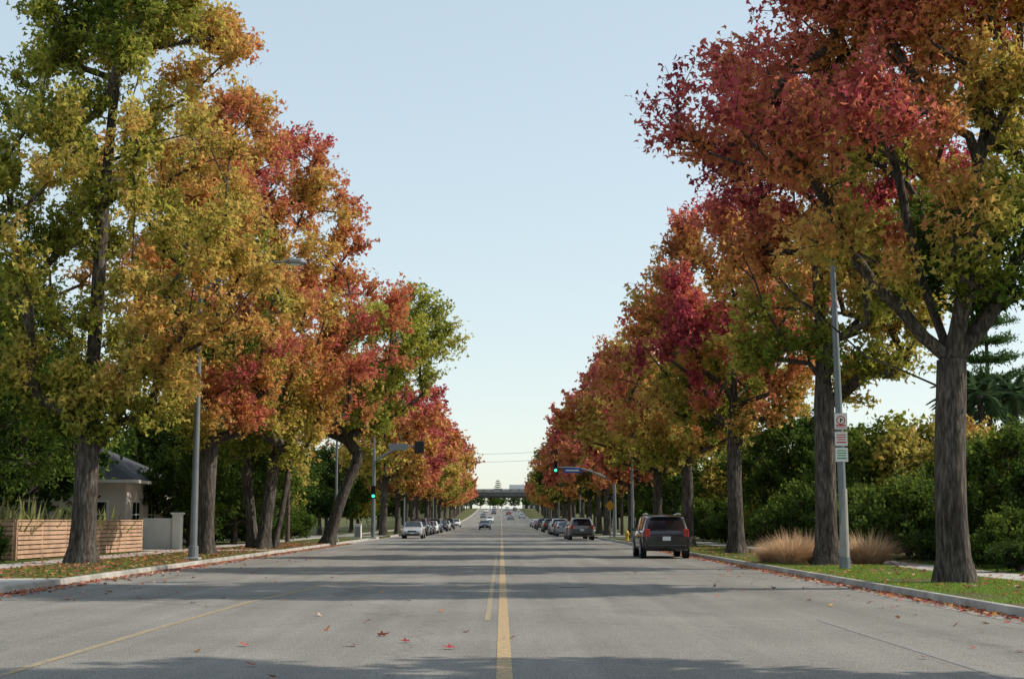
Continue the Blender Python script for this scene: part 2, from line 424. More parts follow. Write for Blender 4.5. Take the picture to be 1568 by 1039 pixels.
G=.12
def place(name,me,x,y,rz=0,s=1,parent=None): return obj(name,me,(x,y,pz(y)+G),rz,s,parent)
SG='sweetgum_tree'
LM=[(1,(-3.2,-.5,4.2)),(1,(2.6,.5,4.5)),(1,(-.8,1.4,5.5)),(1,(.6,-1.2,5.5)),(.8,(-3.8,.6,2.8))]
place(SG,tree_mesh('sg_r1',11,H=18,cb=6.2,Rc=4.9,a=.92,bb=.5,N_=275,nl=33,ls=.175,T=T3,tr=.33,fork=5.2,v0=.75,gz=.68,gx=-.10,na=.13,go=.08,gap=.15,cs=.88,squash=.85,limbs=LM),10.2,32.3)
place(SG,tree_mesh('sg_r2',12,H=16.5,cb=5.0,Rc=4.4,a=.95,N_=200,nl=31,ls=.195,tr=.31,v0=.72,gz=.40,gx=-.16,na=.15,gap=.3,cs=.88,squash=.85),10.25,45.2)
place(SG,tree_mesh('sg_r3',13,H=15.5,cb=4.5,Rc=4.6,a=.9,N_=185,nl=27,ls=.22,tr=.30,v0=.66,gz=.36,gx=-.08,na=.15,gap=.3,cs=.9,squash=.85),10.0,61)
place(SG,tree_mesh('sg_r4',14,H=14,cb=4.2,Rc=5.1,a=.9,N_=175,nl=23,ls=.25,tr=.28,v0=.69,gz=.34,na=.14,gap=.3,cs=.95,squash=.85),10.0,77)
place(SG,tree_mesh('sg_l1',21,H=22.5,cb=3.9,Rc=4.5,a=.9,bb=.5,N_=265,nl=33,ls=.20,tr=.36,fork=17,v0=.39,gz=-.05,gx=.13,go=.12,na=.12,lean=(1.4,0),gap=.35,cs=.9),-13.6,46.7)
place(SG,tree_mesh('sg_l2',22,H=20,cb=4.2,Rc=3.9,a=.8,N_=215,nl=29,ls=.21,tr=.33,fork=14,v0=.60,gz=.22,gx=.10,na=.18,lean=(.8,0),gap=.3,cs=.92),-12.4,60)
place(SG,tree_mesh('sg_l3',23,H=21.5,cb=4.0,Rc=5.8,a=.72,N_=300,nl=26,ls=.23,tr=.40,fork=14,v0=.65,gz=.44,gx=.03,na=.10,lean=(1.2,0),gap=.3,cs=.95,stems=[((0,0),(1.1,.3),11),((-.5,.5),(-1.6,.8),9),((.5,.6),(1.5,1.6),7)]),-12.0,72)
place(SG,tree_mesh('sg_l4',24,H=15.5,cb=6.5,Rc=5.2,a=.8,bb=.5,N_=210,nl=24,ls=.24,tr=.34,fork=5,v0=.41,gz=.03,na=.05,nj=.03,lean=(4.8,0),gap=.2,vhi=.5,bright=1.1),-10.6,87)
place(SG,tree_mesh('sg_r0',15,H=14.5,cb=6,Rc=4.3,a=.9,N_=150,nl=30,ls=.23,T=T4,tr=.3,v0=.7,gz=.3,gap=.5,cs=.8,squash=.6),11.3,14.0)
def var(seed,v0,H=14.5,**k): 
    d=dict(H=H,cb=4.2,Rc=4.8,a=.85,N_=140,tw=7,nl=15,ls=.34,T=T4,tr=.26,v0=v0,gz=.25,na=.12,cs=1.0); d.update(k)
    return tree_mesh('sg_v%d'%seed,seed,**d)
VR=[var(31,.80),var(32,.70),var(33,.62),var(34,.25,bright=.7,vhi=.5),var(35,.84)]
rng=np.random.default_rng(5)
seqR=[2,4,0,3,1,3,0,3,2,3,3,1]; seqL=[4,0,1,0,4,1,0,2,1,4,2,0]
rowR=empty('distant_tree_row'); rowL=empty('distant_tree_row')
i=0; y=93.
while y<640:
    for side,seq,X,row in ((1,seqR,10.2,rowR),(-1,seqL,-11.2,rowL)):
        yy=y+rng.uniform(-1.5,1.5)+(12 if side<0 else 0)
        if side<0 and yy<128: continue
        if XS[0]-3<yy<XS[1]+3: yy=XS[1]+4
        if 640<yy<665: continue
        s=rng.uniform(.88,1.08)*(1.0 if y<250 else .92)
        if side<0: s*=1.12 if y<300 else 1.0
        X2=X+side*max(0,min(4.5,(y-240)/60))
        place(SG if y<200 else 'distant_tree',VR[seq[i%12]],X2+rng.uniform(-.4,.4),yy,rng.uniform(0,6.28),s,None if y<200 else row)
    y+=15.5 if y<250 else 19; i+=1
def gv(seed,H,Rc,v0=.08,**k):
    d=dict(H=H,cb=1.8,Rc=Rc,a=.8,bb=.45,N_=150,tw=7,nl=14,ls=.29,T=T4,tr=.2,v0=v0,gz=.05,go=.05,na=.05,nj=.03,cs=1.0); d.update(k)
    return tree_mesh('gt%d'%seed,seed,**d)
GV=[gv(41,9,4.0,.12),gv(42,8,3.8,.18),gv(43,10,3.9,.07),gv(44,7,3.4,.34,na=.12,bright=.8)]
bgl=empty('background_tree_mass'); bgr=empty('background_tree_mass')
for k,(x,y_,v,s) in enumerate([(-23,64,0,1.1),(-20.5,88,2,.9),(-17.5,98,1,.9),(-26,75,2,1.2),(-22,100,0,.9),(-18,108,3,.9),(-19,118,0,.9),(-31,62,0,1.3),(-33,80,2,1.3),(-18,142,2,.9),(-19,156,0,.9),(-18,172,3,1),(-19,190,1,1),(-18,210,2,1),(-19,235,0,1),(-18,262,1,1),(-20,300,2,1.1),(-20,340,0,1.1),(-20,380,1,1.2),(-21,430,2,1.2),(-21,480,0,1.2),(-21,530,2,1.2),(-21,590,0,1.2),(-40,120,2,1.3),(-44,170,0,1.4),(-40,220,2,1.4),(-15.6,84,2,.62),(-16.5,76,0,.6)]):
    place('tree',GV[v],x,y_,k*1.7,s,bgl)
for k,(x,y_,v,s) in enumerate([(17.5,68,1,.72),(16.5,78,2,.75),(18,88,0,.8),(16.5,98,3,.85),(18,110,2,.9),(17,140,0,.9),(18,156,2,.9),(17,172,1,1),(18,190,0,1),(17,210,2,1),(18,235,2,1),(17,262,0,1),(18,300,2,1.1),(19,340,2,1.1),(19,380,0,1.2),(20,430,2,1.2),(20,480,0,1.2),(20,530,2,1.2),(20,590,0,1.2),(24,95,0,.8),(27,115,2,.85),(20,84,3,.8),(36,140,2,.9),(44,180,0,1.1),(40,230,2,1.3),(18.8,64,3,.85)]):
    place('tree',GV[v],x,y_,k*2.3,s,bgr)
fm=empty('background_tree_mass')
for k in range(13): place('tree',GV[(k*2)%3],-42+k*7+(k%3),880+(k%4)*14,k*1.3,.85+.1*(k%3),fm)
def bush(seed,H,Rc,v0,**k):
    d=dict(H=H,cb=.25,Rc=Rc,a=.62,bb=.42,N_=110,tw=8,nl=26,ls=.14,T=T4,tr=.10,v0=v0,gz=.12,go=.03,na=.04,nj=.03,cs=.6,fork=1.2); d.update(k)
    return tree_mesh('bush%d'%seed,seed,**d)
BV=[bush(51,4.6,2.9,.20,N_=170,nl=30),bush(52,3.2,2.2,.13),bush(53,1.5,1.1,.16,N_=60,cs=.35,nl=20,ls=.09),bush(54,4.0,2.4,.28,N_=140)]
for x,y_,v,s,rz in [(17.3,46,0,1.0,0),(20.5,48,0,1.05,2),(15.2,52,1,1.0,1),(18.5,54,0,1.0,4),(14.8,58,1,.95,3),(22,54,3,1.0,3),(15.3,64,1,1.1,0),(15,71,1,1,2),(15.2,42,1,.6,2),(18.2,41.5,1,.8,5),(15.1,86,1,1,2),(15.4,79,3,.8,2),(15,95,1,1,0),(15,104,1,1,3),
                    (13.9,38.5,2,.7,0),(14.6,46.5,2,1,1)]:
    place('bush',BV[v],x,y_,rz,s)
for x,y_,v,s,rz in [(-17.4,47.5,2,1.0,0),(-18.6,68.5,2,1.1,1),(-17.2,72,2,1.0,3),(-18.5,82,1,1,2),(-16.8,90,1,.9,2),(-16.6,104,1,.9,4),(-17.3,112,1,1,0),(-20.8,48,1,1.0,3)]:
    place('bush',BV[v],x,y_,rz,s)
place('acacia_tree',tree_mesh('acacia',61,H=11.2,cb=2.8,Rc=3.7,a=.8,bb=.45,N_=160,tw=8,nl=38,ls=.21,T=TN,tr=.22,v0=.13,gz=.0,go=.05,na=.04,nj=.03,up=-.5,bright=1.5),-18.9,51.5)
place('shade_tree',tree_mesh('shade',62,H=14,cb=4,Rc=4.2,a=.8,bb=.45,N_=130,tw=8,nl=18,ls=.26,T=T4,tr=.3,v0=.14,gz=.05,na=.05),-26,66)
def tiered(name,seed,H,Rb,nt=16,v0=.06):
    rng=np.random.default_rng(seed); parts=[]; A=[];Bq=[];ra=[];rb=[];LP=[]
    A.append((0,0,0));Bq.append((0,0,H));ra.append(.3);rb.append(.03)
    for i in range(nt):
        t=i/nt; z=H*.18+t*H*.8; r=Rb*(1-t)**.8+.3
        for k in range(7):
            an=k/7*6.283+rng.uniform(-.3,.3)+i; L=r*rng.uniform(.75,1.1); d=np.array([math.cos(an),math.sin(an),0])
            p0=np.array([0,0,z]); pm=p0+d*L*.55+np.array([0,0,-.02*L]); p1=p0+d*L+np.array([0,0,.16*L])
            A+=[p0,pm];Bq+=[pm,p1];ra+=[.05,.03];rb+=[.03,.012]
            u=rng.uniform(.15,1,int(90*L)); c=(1-u)[:,None]**2*p0+(2*u*(1-u))[:,None]*(pm)+(u**2)[:,None]*p1
            c=c+rng.normal(size=c.shape)*np.array([.28,.28,.10]); LP.append(c)
    parts.append(frusta(A,Bq,ra,rb,6,0)); LP=np.concatenate(LP)
    col=rampcol(v0+rng.normal(size=len(LP))*.03)*np.array([1.0,1.1,1.6])
    parts.append(leaf_part(rng,LP,np.full(len(LP),.34),col,TN*np.array([.8,1,1]),1,droop=.2))
    return mesh_from(name,parts,[M_bark,M_leaf],smooth_mats=(0,))
place('norfolk_pine_tree',tiered('norfolk',71,17.5,4.6,12,.12),30.3,88)
nf=bpy.data.meshes['norfolk']
place('conifer_tree',nf,-2.5,1000,0,1.2); place('conifer_tree',nf,-8,1010,1,.8)
def palm(name,seed,H):
    rng=np.random.default_rng(seed); b=B(); b.tube([(0,0,0),(.1,0,H*.5),(0,.1,H)],[.22,.17,.16],M_bark,8)
    V=[];F=[];C=[]
    for k in range(40):
        an=rng.uniform(0,6.28); el=rng.uniform(-.5,1.2); L=rng.uniform(1.7,2.5)
        d=np.array([math.cos(an)*math.cos(el),math.sin(an)*math.cos(el),math.sin(el)]); s=np.array([-math.sin(an),math.cos(an),0])
        for q in range(16):
            t=.2+.8*q/16; c=np.array([0,0,H])+d*L*t+np.array([0,0,-.9*t*t])
            for sg in (-1,1):
                e=c+s*sg*.5*(1.15-t)+d*.25+np.array([0,0,-.18]); o=len(V); V+=[c-d*.085,c+d*.085,e]; F.append((o,o+1,o+2)); C+=[[.06,.10,.045]]*3
    parts=b.parts+[(np.array(V),F,1,np.array(C))]
    return mesh_from(name,parts,[M_bark,M_leaf])
pm=palm('palm',81,8.0)
for x,y_,s in [(25.4,75,1),(27.6,76,1.02),(26.8,81,1.1),(29.3,82,1.05)]: place('palm_tree',pm,x,y_,x,s)

def blades(rng,base,d,L,w,colr,bend,segs=3):
    n=len(base); t=np.linspace(0,1,segs+1)
    s=np.cross(d,np.array([0,0,1.])); s/=np.linalg.norm(s,axis=1)[:,None]+1e-9
    hor=d.copy(); hor[:,2]=0; hor/=np.linalg.norm(hor,axis=1)[:,None]+1e-9
    V=[]
    for i,tt in enumerate(t):
        c=base+d*(L*tt)[:,None]+hor*(bend*L*tt*tt)[:,None]; c[:,2]-=bend*L*tt**2.2*.8
        ww=w*(1-tt**1.5)*.5+.0008
        V+= [c-s*ww[:,None],c+s*ww[:,None]]
    V=np.stack(V,1); k=V.shape[1]
    q=np.array([(2*i,2*i+1,2*i+3,2*i+2) for i in range(segs)])
    F=(np.arange(n)[:,None,None]*k+q[None]).reshape(-1,4)
    return (V.reshape(-1,3),F,0,np.repeat(colr,k,0))
def clumpmesh(name,seed,n,rb,L,w,c,cv,spread,bend):
    rng=np.random.default_rng(seed); an=rng.uniform(0,6.28,n); r=rb*np.sqrt(rng.random(n))
    base=np.stack([np.cos(an)*r,np.sin(an)*r,np.zeros(n)],1); tl=rng.uniform(.05,spread,n)*(r/rb*.6+.4)
    a2=an+rng.normal(size=n)*.4
    d=np.stack([np.cos(a2)*np.sin(tl),np.sin(a2)*np.sin(tl),np.cos(tl)],1)
    col=np.array(c)*rng.uniform(1-cv,1+cv,(n,1))
    return mesh_from(name,[blades(rng,base,d,L*rng.uniform(.6,1.1,n),np.full(n,w),col,rng.uniform(.05,bend,n),4)],[M_grass])
og=clumpmesh('og',91,1700,.42,1.25,.014,(.62,.44,.28),.45,1.15,.7)
for x,y_,s in [(9.35,46.5,1.0),(10.1,47.3,.95),(11.7,45.8,1.0),(10.9,46.9,.7),(8.95,47.6,.7)]: place('ornamental_grass',og,x,y_,x*3,s)
fx=clumpmesh('fx',92,46,.22,1.75,.15,(.32,.33,.13),.45,.8,.12)
for x,y_,s in [(-17.7,51.6,1.35),(-18.4,52.6,1.5),(-19.1,52,1.55),(-17.9,54.5,1.4),(-17.6,57,1.4),(-17.4,60,1.4),(-17.3,63,1.3),(-19.7,52,1.5),(-18.6,56.5,1.5)]: place('agave_plant',fx,x,y_,x*5,s)
rng=np.random.default_rng(7)
def lawn(name,areas):
    pr=[]
    for x0,x1,y0,y1,n,c in areas:
        x=rng.uniform(x0,x1,n); y=rng.uniform(y0,y1,n)
        m=(np.sin(x*1.7+y*.6)+np.sin(y*1.1-x*.9+2)+rng.normal(size=n)*.8)>-.5
        x=x[m];y=y[m];k=len(x)
        base=np.stack([x,y,np.full(k,.128)],1); d=rng.normal(size=(k,3))*.45; d[:,2]=1; d/=np.linalg.norm(d,axis=1)[:,None]
        col=np.array(c)*rng.uniform(.6,1.4,(k,1))*np.stack([rng.uniform(.8,1.5,k),np.ones(k),np.ones(k)],1)
        pr.append(blades(rng,base,d,rng.uniform(.03,.085,k),np.full(k,.014),col,np.full(k,.3),1))
    obj(name,mesh_from(name,pr,[M_grass]))
lawn('grass',[(8.3,11.85,24,48,60000,(.18,.30,.055)),(13.45,17,24,48,45000,(.18,.30,.055)),(8.3,11.85,48,80,25000,(.14,.22,.045)),
    (-14.2,-10.5,34.5,66,40000,(.15,.20,.05)),(-16.5,-15.9,35,66,8000,(.13,.18,.04)),(-14.2,-10.5,66,110,15000,(.13,.17,.04))])
def fallen():
    P=[]
    def sc_(n,fx,fy,z): 
        x=fx(n);y=fy(n); P.append(np.stack([x,y,np.full(n,z)+rng.uniform(.004,.022,n)],1))
    U=lambda a,b_:(lambda n:rng.uniform(a,b_,n))
    sc_(2000,lambda n:KR-.02-np.abs(rng.normal(size=n))*.2,U(20,75),.0)
    sc_(2500,lambda n:KL+.02+np.abs(rng.normal(size=n))*.28,U(26,95),.0)
    sc_(45,lambda n:rng.uniform(KL,KR,n),lambda n:13+rng.random(n)**.7*40,.0)
    sc_(60,lambda n:KR-1.6+rng.normal(size=n)*.9,U(16,45),.0)
    sc_(80,lambda n:KL+1.8+rng.normal(size=n)*1,U(22,60),.0)
    sc_(900,U(8.3,11.8),U(26,75),.14)
    sc_(2600,U(-14.3,-10.5),U(34,90),.14)
    sc_(350,U(-15.8,-14.3),U(34,75),.14); sc_(200,U(12,13.3),U(28,60),.14)
    pts=[(-2.4,20),(-1.75,27),(-1.8,17.5),(-2.0,21.5),(-1.2,18),(-.62,17.1),(-2.6,15.1),(-1.0,24),(-2.9,23),(-2.2,13.9),(-1.55,19),(-3.1,17.5)]
    P.append(np.array([(x,y,.02) for x,y in pts]))
    P=np.concatenate(P); n=len(P)
    v=np.where(rng.random(n)<.65,rng.normal(.84,.05,n),rng.normal(.66,.05,n)); col=rampcol(v)*rng.uniform(.4,.85,(n,1))
    pale=rng.random(n)<.12; col[pale]=np.array([.48,.32,.26])*rng.uniform(.8,1.2,(pale.sum(),1))
    sz=rng.uniform(.08,.15,n); sz[-12:]=rng.uniform(.13,.18,12)
    T=T5.copy(); T[:,2]*=3.0
    obj('fallen_leaves',mesh_from('fallen_leaves',[leaf_part(rng,P,sz,col,T,0,flat=.12)],[M_dry]))
fallen()

# ------------------------------------------------------------ cars
SUV=dict(L=4.75,st=[(0,.50,.86,.88,.80),(.05,.38,1.0,1.03,.90),(.12,.32,1.06,1.10,.94),(.36,.30,1.10,1.62,.95),(.6,.30,1.10,1.70,.96),(1.45,.28,1.09,1.735,.97),(1.55,.28,1.09,1.74,.97),(2.45,.28,1.08,1.735,.97),(2.55,.28,1.08,1.73,.97),(3.0,.28,1.07,1.67,.97),(3.72,.28,1.06,1.12,.96),(4.4,.30,.98,1.01,.92),(4.65,.34,.86,.88,.84),(4.75,.45,.72,.73,.70)],
         side=[4,6,8],ws=[2,9],wr=.37,wy=(.92,3.85))
SED=dict(L=4.6,st=[(0,.48,.80,.82,.74),(.06,.36,.93,.95,.84),(.2,.28,.98,1.01,.87),(.75,.24,.98,1.03,.89),(1.35,.22,.96,1.38,.90),(1.6,.22,.95,1.43,.90),(2.1,.22,.94,1.45,.90),(2.2,.22,.94,1.45,.90),(2.75,.22,.93,1.42,.90),(3.45,.22,.92,.98,.90),(4.2,.25,.82,.86,.86),(4.5,.30,.70,.72,.78),(4.6,.40,.6,.61,.66)],
         side=[4,5,7],ws=[3,8],wr=.32,wy=(.85,3.7))
def car_mesh(k,pm):
    b=B(); st=k['st']; n=9; V=[]
    for y,zb,zbt,zr,w in st:
        g=max(0,min(1,(zr-zbt)/.5)); wr_=w*(.93-.17*g)
        V+=[(0,y,zb),(w*.9,y,zb),(w*.99,y,zb+.14),(w,y,zb+(zbt-zb)*.6),(w*.965,y,zbt),(w*.94,y,zbt+.012),(wr_+.03*g,y,zr-.07*g),(wr_-.09,y,zr-.005),(0,y,zr+.025)]
    V=np.array(V); m=len(st)
    body=[];gl=[]
    for i in range(m-1):
        for j in range(n-1):
            f=(i*n+j,i*n+j+1,(i+1)*n+j+1,(i+1)*n+j)
            (gl if ((i in k['side'] and j==5) or (i in k['ws'] and j in (7,))) else body).append(f)
    cap=[tuple(range(n-1,-1,-1)),tuple((m-1)*n+j for j in range(n))]
    for sg in (1,-1):
        VV=V*np.array([sg,1,1])
        b.add(VV,body+cap,pm); b.add(VV,gl,M_glass)
    L=k['L'];w=st[m//2][4]; zr=k['wr']
    for yy in k['wy']:
        for sg in (1,-1):
            b.tube([(sg*(w-.02),yy,zr+.02),(sg*(w+.006),yy,zr+.02)],zr+.065,M_tyre,20)
            b.tube([(sg*(w-.22),yy,zr),(sg*(w-.01),yy,zr),(sg*(w+.02),yy,zr)],[zr,zr,zr-.03],M_tyre,20)
            b.tube([(sg*(w+.015),yy,zr),(sg*(w+.03),yy,zr)],[zr*.66,zr*.6],M_rim,12)
    zt=st[1][2]
    for sg in (1,-1):
        b.box((sg*(w*.80),.065,zt-.09+(.1 if L>4.7 else 0)),(.22,.12,.2 if L<4.7 else .34),M_red,bev=.02)
        b.box((sg*(w*.70),L-.14,.68 if L<4.7 else .82),(.32,.16,.13),M_lamp,bev=.02)
        b.box((sg*(w+.08),k['st'][9][0]-.15 if L>4.7 else 3.1,1.04 if L<4.7 else 1.15),(.18,.1,.13),pm,bev=.02)
        b.box((sg*(w+.005),L*.5,.42),(.02,2.0,.06),M_dark)
    b.box((0,-.005,.66 if L<4.7 else .80),(.32,.03,.16),M_plate); b.box((0,L+.005,.45),(.32,.02,.12),M_plate)
    b.box((0,-.0,.48),(w*1.62,.14,.13),pm if L<4.7 else M_dark,bev=.03)
    b.box((0,L-.06,.62),(.75,.14,.13),M_dark,bev=.02); b.box((0,L-.03,.36),(1.3,.12,.12),M_dark,bev=.02)
    if L>4.7:
        for sg in (1,-1): b.tube([(sg*.66,.7,1.77),(sg*.68,1.6,1.80),(sg*.66,2.8,1.76)],.02,M_chrome,6)
        b.box((0,.30,1.66),(1.2,.22,.04),pm,bev=.01); b.box((0,.05,.93),(.7,.04,.05),M_chrome)
    me=mesh_from('car_body',b.parts,b.mats)
    fl=np.zeros(len(me.polygons),bool)
    nb=2*((m-1)*(n-1))
    fl[:nb]=True
    me.polygons.foreach_set('use_smooth',fl); 
    return me
CM={}
def car(kind,pm,x,y,face=0,name='parked_car'):
    key=(kind,pm.name)
    if key not in CM: CM[key]=car_mesh(SUV if kind=='suv' else SED,pm)
    o=obj(name,CM[key],(x,y,pz(y)),face)
    o.rotation_euler=(math.atan((pz(y+2)-pz(y-2))/4)*(1 if face==0 else -1),0,face); return o
car('suv',P_black,6.62,57.5,0,'parked_suv')
for i,(y,kd,p) in enumerate([(112,'suv',P_grey),(119.5,'sedan',P_maroon),(140,'sedan',P_silver),(147,'sedan',P_black),(155,'suv',P_white),(163,'sedan',P_grey),(182,'suv',P_black),(192,'sedan',P_silver),(216,'suv',P_grey),(232,'sedan',P_black),(250,'sedan',P_white),(270,'sedan',P_silver)]):
    car(kd,p,6.3,y,0,'parked_'+('suv' if kd=='suv' else 'car'))
for i,(y,kd,p) in enumerate([(122,'sedan',P_silver),(144,'suv',P_black),(152,'sedan',P_grey),(160,'sedan',P_black),(169,'sedan',P_white),(178,'suv',P_blue),(198,'sedan',P_black),(210,'sedan',P_silver),(225,'suv',P_black),(262,'sedan',P_white)]):
    car(kd,p,-7.6 if y<140 else -8.4,y+4.6,math.pi,'parked_'+('suv' if kd=='suv' else 'car'))
for x,y,p,f in [(-2.6,228,P_black,1),(-2.8,350,P_white,1),(2.6,400,P_silver,0),(-5.5,440,P_grey,1),(2.6,500,P_red,0),(-2.8,520,P_black,1),(-6,560,P_white,1),(5.6,600,P_grey,0),(2.4,610,P_white,0),(-3,620,P_silver,1),(6.2,430,P_white,0)]:
    car('sedan',p,x,y,math.pi if f else 0,'moving_car')
car('sedan',P_black,-12.75,31.4,math.pi,'parked_car').location.z=.145

# ------------------------------------------------------------ street furniture
def lamp(x,y,H,arm,dirx,mat,name='street_lamp',r=.11):
    b=B(); b.tube([(0,0,0),(0,0,.5),(0,0,.52),(0,0,H-1.0)],[r*1.5,r*1.4,r*1.05,r*.62],mat,12)
    pts=[(dirx*arm*t,0,H-1.2+1.15*math.sin(t*math.pi/2)**.8) for t in np.linspace(0,1,8)]
    b.tube(pts,[.06]*3+[.045]*5,mat,8)
    ex=dirx*arm; b.tube([(ex-.05*dirx,0,H-.05),(ex+.2*dirx,0,H-.03),(ex+.6*dirx,0,H-.05),(ex+.8*dirx,0,H-.08)],[.05,.12,.14,.05],M_sback,10)
    b.box((ex+.4*dirx,0,H-.15),(.4,.2,.06),M_lamp,bev=.02); b.box((0,0,.06),(r*4,r*4,.1),M_polec,bev=.02)
    return b.done(name,(x,y,pz(y)+G))
lamp(-10.85,50.7,10.7,3.0,1,M_pole,r=.125)
lamp(-11.2,97,8.8,1.8,1,M_pole)
lamp(-11.2,165,9,1.8,1,M_pole); lamp(9.6,105,10.5,1.8,-1,M_pole); lamp(9.6,175,9.5,1.8,-1,M_pole)
lamp(-11.2,235,9,1.8,1,M_pole); lamp(9.6,240,9.5,1.8,-1,M_pole)
b=B(); H=10.4
b.tube([(0,0,0),(0,0,.35),(0,0,.37),(-.03,0,3),(-.13,0,H)],[.17,.155,.125,.115,.07],M_pole,14)
b.tube([(0,0,.0),(0,0,2.3)],[.140,.122],M_polec,14)
b.tube([(-.13,0,H),(-.13,0,H+.06)],[.085,.05],M_sback,12)
def signbits(b,z,w,h,lines):
    b.box((-.04,-.15,z),(w,.006,h),M_sign); b.box((-.04,-.142,z),(w+.02,.006,h+.02),M_sback)
    for dz,lw,lh,mt in lines: b.box((-.04,-.155,z+dz),(lw,.003,lh),mt)
signbits(b,4.25,.36,.46,[(-.12,.28,.04,M_sred),(-.18,.28,.02,M_sred)])
b.tube([(-.04,-.155,4.28),(-.04,-.16,4.28)],.13,M_sred,20); b.tube([(-.04,-.158,4.28),(-.04,-.163,4.28)],.10,M_sign,20); b.box((-.05,-.166,4.28),(.03,.003,.13),M_dark); b.box((-.02,-.166,4.31),(.06,.003,.02),M_dark); b.box((-.02,-.166,4.275),(.06,.003,.02),M_dark); b.box((.005,-.166,4.293),(.02,.003,.05),M_dark)
signbits(b,3.74,.36,.40,[(.12,.26,.03,M_sred),(.05,.28,.03,M_sred),(-.02,.24,.03,M_sred),(-.1,.28,.04,M_sred)])
signbits(b,3.28,.36,.40,[(.12,.26,.03,M_sgrn),(.05,.28,.03,M_sgrn),(-.02,.24,.03,M_sgrn),(-.1,.28,.04,M_sgrn)])
for z in (3.2,3.8,4.3): b.box((-.03,-.12,z),(.05,.05,.03),M_dark)
b.done('pole_with_parking_signs',(9.9,41.4,G))
def sighead(b,x,y,z,front,on=True):
    b.box((x,y,z),(.34,.22,1.0),M_dark,bev=.03)
    f=-.12 if front else .12
    for i in range(3):
        zz=z+.3-.3*i
        b.disc((x,y+f,zz),.115,(M_green_on if (i==2 and on) else M_tyre),'y',.03,14)
        a=np.linspace(0,math.pi,7)
        pr=[(x+.14*math.cos(t),zz+.14*math.sin(t)) for t in a]; V=[];F=[]
        for px,pz_ in pr: V+=[(px,y+f,pz_),(px,y+f*2.3,pz_)]
        b.add(np.array(V),[(2*i_,2*i_+1,2*i_+3,2*i_+2) for i_ in range(6)],M_dark)
def signal(x,y,armlen,dirx,H,heads,extra=None):
    b=B(); b.tube([(0,0,0),(0,0,H)],[.16,.11],M_pole,12); b.box((0,0,.05),(.5,.5,.1),M_polec,bev=.02)
    pts=[(dirx*armlen*t,0,H-1.0+1.2*math.sin(min(1,t*1.3)*math.pi/2)) for t in np.linspace(0,1,9)]
    b.tube(pts,np.linspace(.10,.05,9),M_pole,8)
    for hx,hz,fr in heads: sighead(b,hx,-.25 if fr else .25,hz,fr,fr)
    if extra: extra(b,H)
    b.done('traffic_signal',(x,y,G))
def exR(b,H):
    b.box((-3.5,-.1,H-.05),(1.5,.03,.42),M_sblue); b.box((-3.5,-.12,H-.05),(1.1,.006,.12),M_sign)
signal(9.4,119,4.9,-1,5.6,[(-4.9,5.85,True),(-.42,2.9,True)],exR)
def exL(b,H):
    b.box((1.9,-.1,H+.15),(1.5,.03,.5),M_sback); b.tube([(0,0,H),(0,0,H+1.0)],.07,M_pole,8)
    b.box((3.55,-.15,H+.1),(.75,.25,.95),M_dark,bev=.03)
signal(-10.0,112,3.9,1,7.0,[(.0,3.6,True)],exL)
b=B(); b.tube([(0,0,0),(0,0,9.5)],[.16,.1],M_woodp,10); b.box((0,0,8.8),(2.2,.1,.12),M_woodp)
for sx in(-.9,-.3,.3,.9): b.tube([(sx,0,8.86),(sx,0,9.02)],.04,M_lamp,6)
pm_=b.done('tmp',mesh_only=True)
for x,y in ((-14,94),(-13.5,150),(11.6,138)): obj('utility_pole',pm_,(x,y,G+pz(y)))
b=B()
def wire(p,q,sag,r=.012):
    p=np.array(p,float);q=np.array(q,float); t=np.linspace(0,1,14)[:,None]; c=p+(q-p)*t; c[:,2]-=(4*sag*t*(1-t))[:,0]; b.tube(c,r,M_wire,4,False)
wire((-13.5,150,8.9),(11.6,138,8.9),.7); wire((-13.5,150,8.2),(11.6,138,8.2),.8)
wire((-14,94,8.9),(-13.5,150,8.9),.6); wire((-14.5,94,8.9),(-14,150,8.9),.6); wire((-14,94,8.9),(-14.5,10,8.6),1.0)
b.done('overhead_wires')
b=B(); b.tube([(0,0,0),(0,0,.06),(0,0,.07),(0,0,.5),(0,0,.52),(0,0,.6),(0,0,.68),(0,0,.72)],[.17,.17,.12,.12,.15,.14,.07,.03],M_hyd,14)
b.tube([(-.2,0,.42),(.2,0,.42)],.06,M_hyd,10); b.tube([(0,-.2,.38),(0,0,.38)],.08,M_hyd,10); b.done('fire_hydrant',(8.75,100,G))
b=B(); b.tube([(0,0,0),(0,0,2.6)],.04,M_pole,8)
V=np.array([(0,-.05,2.15),(.42,-.05,2.57),(0,-.05,2.99),(-.42,-.05,2.57),(0,-.04,2.15),(.42,-.04,2.57),(0,-.04,2.99),(-.42,-.04,2.57)])
b.add(V,[(0,1,2,3)],M_syel); b.add(V,[(7,6,5,4),(0,4,5,1),(1,5,6,2),(2,6,7,3),(3,7,4,0)],M_sback); b.done('warning_sign',(8.5,112,G))
b=B(); b.box((0,0,.55),(.55,.4,1.1),M_white,bev=.04); b.box((0,0,1.12),(.6,.45,.05),M_white,bev=.01); b.box((0,-.203,.55),(.4,.008,.8),M_sback); b.done('signal_cabinet',(-11.0,110,G))

